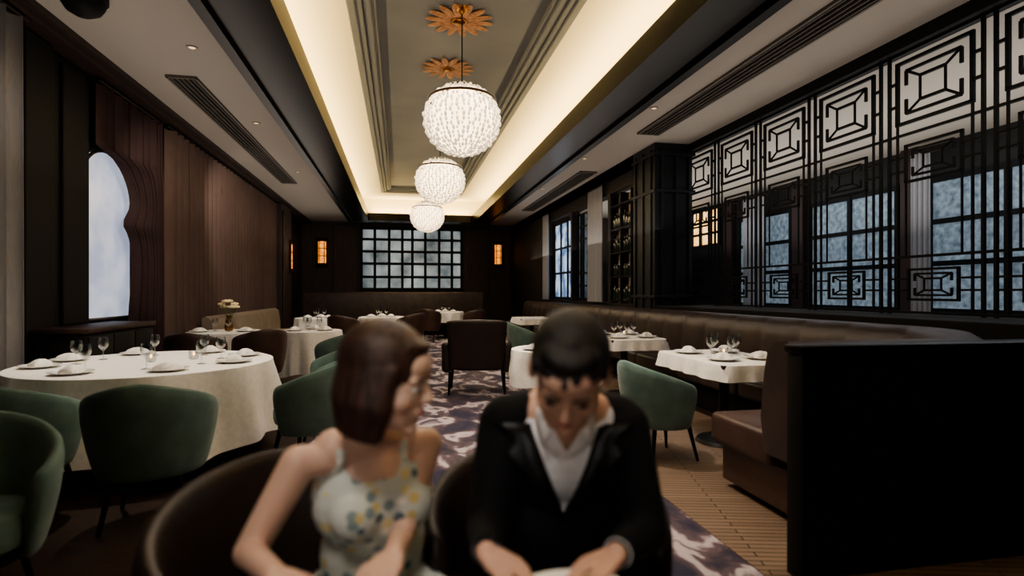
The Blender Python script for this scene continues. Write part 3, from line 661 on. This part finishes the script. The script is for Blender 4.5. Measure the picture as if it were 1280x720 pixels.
def facebits(c,R,parent,hairmat,closed,k=1):
    G=lambda p:c+R@(Vector(p)*k)
    for s in (-1,1):
        obj('eye',ell(nb(),G((s*.030,.0765,.001)),(.013*k,.010*k,(.0055 if not closed else .0022)*k),R,14,10),m_eyew if not closed else m_eye,parent)
        if not closed: obj('iris',ell(nb(),G((s*.030,.0855,0)),(.0055,.003,.0055),R,10,8),m_eye,parent)
        bm=nb(); pts=[G((s*.013,.0885,.022)),G((s*.028,.0885,.027)),G((s*.046,.079,.024))]
        cap(bm,pts[0],pts[1],.0028,.0028,8); cap(bm,pts[1],pts[2],.0028,.0018,8); obj('eyebrow',bm,hairmat,parent)
    bm=nb(); ell(bm,G((0,.0915,-.048)),(.017,.004,.003),R,14,8); ell(bm,G((0,.0905,-.0545)),(.015,.005,.004),R,14,8); obj('lips',bm,m_lip,parent)
def hand(bm,w,d,up,side,curl=.35,s=1.0):
    d=Vector(d).normalized(); up=(Vector(up)-d*Vector(up).dot(d)).normalized(); x=d.cross(up).normalized()*side; w=Vector(w)
    spread=[.030,.0105,-.0105,-.030]; L=[.036,.042,.038,.03]
    for i in range(4):
        k=w+d*(.082-.006*abs(i-1))*s+x*spread[i]*s; cap(bm,w+d*.012*s+x*spread[i]*.55*s,k,.013*s,.011*s,10)
        p=k; ang=curl*.6; l=L[i]*s; dd=(d+x*spread[i]*1.2).normalized(); r=.0085*s
        for j in range(3):
            dv=dd*math.cos(ang)-up*math.sin(ang); q=p+dv*l; cap(bm,p,q,r,r*.9,10); p=q; r*=.9; l*=.72; ang+=curl
    p=w+d*.02*s+x*.022*s; q=p+(d*.7+x*.6-up*.25).normalized()*.045*s; cap(bm,p,q,.013*s,.0105*s,10); q2=q+(d*.9+x*.2-up*.3).normalized()*.032*s; cap(bm,q,q2,.0105*s,.008*s,10)
# ---- man
a0,d0=.12,1.42
man=thing('person','man in a black suit and open white shirt looking down at the table','person',W(a0,d0,0.015),-TH)
L=lambda a,d,z: Vector((a-a0,d-d0,z))
KM=.95
hc=L(.112,1.10,1.125); HR=frame((-.14,-.73,-.67),.08)
SR=L(-.015,1.36,.965); SL=L(.262,1.34,.96); ER=L(-.055,1.28,.75); EL=L(.30,1.27,.75); WR=L(-.05,1.105,.772); WL=L(.205,1.10,.770)
bm=nb(); head(bm,hc,HR,KM)
cap(bm,L(.12,1.28,.98),hc+HR@Vector((0,-.04,-.045)),.056,.052)
ell(bm,L(.122,1.38,.92),(.165,.105,.14)); ell(bm,L(.12,1.44,.72),(.145,.10,.16)); ell(bm,L(.12,1.49,.56),(.165,.115,.11)); cap(bm,SR,SL,.055); cap(bm,L(.06,1.33,1.0),L(.19,1.32,1.0),.05)
for s_,e_,w_,dr,sd in ((SR,ER,WR,(.5,-.8,.0),1),(SL,EL,WL,(-.65,-.7,.0),-1)):
    cap(bm,s_,e_,.05,.04); cap(bm,e_,w_,.038,.023); hand(bm,w_,dr,(0,0,1),-sd,.22,.88)
for s in (-1,1):
    hp=L(.12+s*.09,1.47,.54); kn=L(.12+s*.1,1.04,.53); an=L(.12+s*.1,1.1,.09); cap(bm,hp,kn,.08,.056); cap(bm,kn,an,.052,.035); cap(bm,an,L(.12+s*.11,.93,.04),.036,.03)
bake('body',bm,.0045,4,m_skin2,man)
facebits(hc,HR,man,m_hairm,True,KM)
bm=nb()
def EH(p,r): ell(bm,hc+HR@(Vector(p)*KM),[q*KM for q in r],HR,24,16)
EH((0,-.026,.044),(.082,.094,.082)); EH((0,-.06,-.01),(.064,.046,.066)); EH((0,.025,.092),(.056,.048,.020))
for s in (-1,1): EH((s*.062,-.016,.035),(.020,.050,.046)); EH((s*.074,.002,.012),(.006,.009,.02))
for i in range(13):
    x=-.06+.010*i; yb=.056-abs(x)*.35; dx=.006*math.sin(i*2.3); zt_=.062+.006*math.sin(i*1.7)
    cap(bm,hc+HR@(Vector((x*.7,.02,.104-abs(x)*.35))*KM),hc+HR@(Vector((x+dx,yb+.024-abs(x)*.25,zt_))*KM),.017,.010,10)
bake('hair',bm,.0035,5,m_hairm,man)
bm=nb(); ell(bm,L(.122,1.375,.92),(.172,.116,.145)); ell(bm,L(.12,1.43,.72),(.15,.110,.17)); cap(bm,L(.05,1.34,.985),L(.20,1.33,.985),.058); cap(bm,L(.12,1.285,.97),L(.12,1.255,1.02),.064,.060)
bake('shirt',bm,.005,4,m_shirt,man,lambda c,n:(n.z>.6 and c.z>1.02) or (c.y<-.1 and c.z>.93 and abs(c.x)<(c.z-.93)*.5))
def hw(z): return max(0,min(.080,(z-.76)*.36))
bm=nb(); ell(bm,L(.122,1.38,.905),(.175,.125,.155)); ell(bm,L(.12,1.43,.72),(.170,.125,.2)); ell(bm,L(.12,1.47,.55),(.185,.135,.12)); cap(bm,SR,SL,.066)
for s_ in (-1,1): cap(bm,L(.12+s_*.06,1.335,1.005),L(.12+s_*.13,1.345,.98),.05,.06)
for s_,e_,w_ in ((SR,ER,WR),(SL,EL,WL)):
    cap(bm,s_,e_,.068,.052); cap(bm,e_,w_.lerp(e_,.12),.050,.034)
jk=bake('jacket',bm,.005,6,m_suit,man,lambda c,n:(c.y<-.03 and n.y<.3 and c.z>.76 and abs(c.x)<hw(c.z)) or (c.z>.985 and abs(c.x)<.07 and c.y<.0),.006)
tb=bmesh.new(); tb.from_mesh(jk.data); bv=BVHTree.FromBMesh(tb)
def surf(x,z,off):
    h=bv.ray_cast(Vector((x,-.6,z)),Vector((0,1,0)))
    return Vector((x,(h[0].y if h[0] and h[0].y<.02 else -.09)-off,z))
for s in (-1,1):
    bm=nb(); rows=[]
    for i in range(17):
        z=.76+.225*i/16; f=i/16; wdt=.008+.062*min(1,f/.72)
        if f>.72: wdt-=.030*min(1,(f-.72)/.06)*(1-max(0,(f-.86)/.14))
        base=hw(z)
        rows.append([surf(s*(base+.012+k*wdt),z,.008)-Vector((s*(.014 if k==0 else 0),0,0)) for k in (0,.35,.7,1)])
    V=[[bm.verts.new(p) for p in r] for r in rows]
    for u,v in zip(V,V[1:]):
        for k in range(3): bm.faces.new((u[k],u[k+1],v[k+1],v[k]))
    o=obj('lapel',bm,m_lapel,man); md=o.modifiers.new('s','SOLIDIFY'); md.thickness=.004
    bm=nb(); q=[(s*.024,-.200,1.0),(s*.043,-.190,1.025),(s*.060,-.142,1.035),(s*.066,-.15,.995),(s*.054,-.19,.945)]
    bm.faces.new([bm.verts.new(p) for p in q]); o=obj('collar',bm,m_shirt,man); md=o.modifiers.new('s','SOLIDIFY'); md.thickness=.003
tb.free()
for e_,w_ in ((ER,WR),(EL,WL)): obj('cuff',cyl(nb(),w_.lerp(e_,.16),w_.lerp(e_,.03),.031,.029,20),m_shirt,man)
bm=nb()
for s in (-1,1):
    hp=L(.12+s*.09,1.47,.54); kn=L(.12+s*.1,1.04,.535); an=L(.12+s*.1,1.1,.13); cap(bm,hp,kn,.095,.068); cap(bm,kn,an,.064,.052)
cap(bm,L(.03,1.48,.55),L(.21,1.48,.55),.11)
bake('trousers',bm,.008,5,m_suit,man)
for s in (-1,1): obj('shoe',cap(nb(),L(.12+s*.1,1.12,.045),L(.12+s*.11,.91,.04),.045,.038),m_leg,man)
# ---- woman
a0,d0=-.36,1.40
wom=thing('person','woman with a dark bob in a sleeveless dotted dress turned towards the man','person',W(a0,d0,0.015),-TH)
L=lambda a,d,z: Vector((a-a0,d-d0,z))
fd=Vector((.55,-.83,0)).normalized(); rt=Vector((-.83,-.55,0)).normalized(); BR=Matrix((rt,fd,Vector((0,0,1)))).transposed()
hc=L(-.262,1.19,1.10); HR=frame((.95,-.20,-.22),.0)
nbp=L(-.335,1.29,.945)
SRw=nbp+rt*.15+Vector((0,0,-.03)); SLw=nbp-rt*.15+Vector((0,0,-.03))
ERw=L(-.545,1.16,.745); WRw=L(-.42,.99,.785); ELw=L(-.25,1.26,.73); WLw=L(-.23,1.09,.775)
bm=nb(); head(bm,hc,HR,.95)
cap(bm,nbp,hc+HR@Vector((0,-.025,-.05)),.046,.044)
ch=nbp+Vector((.01,.03,-.12)); ws=nbp+Vector((-.0,.07,-.28)); hi=nbp+Vector((-.01,.1,-.40))
ell(bm,ch,(.135,.09,.13),BR); ell(bm,ws,(.115,.085,.14),BR); ell(bm,hi,(.16,.12,.11),BR); cap(bm,SRw,SLw,.038); cap(bm,SRw*.5+nbp*.5+Vector((0,0,.005)),SLw*.5+nbp*.5+Vector((0,0,.005)),.045)
for s in (-1,1): ell(bm,ch+rt*s*.06+fd*.055+Vector((0,0,-.03)),(.052,.045,.055),BR)
cap(bm,SRw,ERw,.040,.032); cap(bm,ERw,WRw,.031,.021); hand(bm,WRw,(.7,-.6,-.05),(0,0,1),-1,.3,.9)
cap(bm,SLw,ELw,.038,.030); cap(bm,ELw,WLw,.029,.020); hand(bm,WLw,(-.1,-1,0),(0,0,1),1,.22,.85)
for s in (-1,1):
    hp=hi+rt*s*.08; kn=hp+fd*.40+Vector((0,0,-.03)); an=kn+Vector((0,.02,-.43)); an.z=.08; cap(bm,hp,kn,.08,.052); cap(bm,kn,an,.048,.03); cap(bm,an,an+fd*.15+Vector((0,0,-.045)),.03,.022)
bake('body',bm,.0045,4,m_skin,wom)
facebits(hc,HR,wom,m_hairw,False,.95)
bm=nb()
EH=lambda p,r: ell(bm,hc+HR@Vector(p),r,HR,24,16)
CH=lambda p,q,r1,r2: cap(bm,hc+HR@Vector(p),hc+HR@Vector(q),r1,r2)
EH((0,-.022,.038),(.088,.100,.088)); EH((0,-.045,-.03),(.080,.068,.085))
for i in range(-9,10):
    a=math.radians(180+i*13); x=math.sin(a); y=math.cos(a)
    CH((x*.066,y*.078-.015,.03),(x*.076,y*.078-.012,-.045),.023,.025); CH((x*.076,y*.078-.012,-.045),(x*.068,y*.068-.010,-.108),.025,.016)
for s in (-1,1):
    CH((s*.022,.045,.090),(s*.068,.030,.03),.013,.013); CH((s*.066,.034,.035),(s*.074,.028,-.05),.014,.010)
EH((.0,.038,.085),(.05,.038,.015))
bake('hair',bm,.0045,7,m_hairw,wom)
bm=nb(); ell(bm,ch+Vector((0,0,-.01)),(.145,.1,.135),BR); ell(bm,ws,(.128,.098,.16),BR); ell(bm,hi,(.165,.13,.11),BR)
cap(bm,SRw*.62+nbp*.38,SLw*.62+nbp*.38,.048)
for s in (-1,1):
    ell(bm,ch+rt*s*.06+fd*.06+Vector((0,0,-.03)),(.06,.05,.062),BR); hp=hi+rt*s*.08; cap(bm,hp,hp+fd*.36+Vector((0,0,-.03)),.09,.075)
inv=BR.transposed()
def dpred(c,n):
    q=inv@(c-nbp); lat=abs(q.x); zz=q.z
    if zz<-.075+.02*(lat>.05): return False
    if .064<lat<.082: return False
    return True
bake('dress',bm,.005,4,m_dress,wom,dpred,.003)
# ---------------------------------------------------------------- camera
cam=bpy.data.cameras.new('camera'); co=bpy.data.objects.new('camera',cam); C.objects.link(co); co.location=(0,0,H); co.rotation_euler=(PI/2,0,-TH)
cam.sensor_width=36; cam.lens=F/1280*36; cam.shift_y=5/1280; cam.clip_start=.05
cam.dof.use_dof=True; cam.dof.focus_distance=6.5; cam.dof.aperture_fstop=1.2
S.camera=co
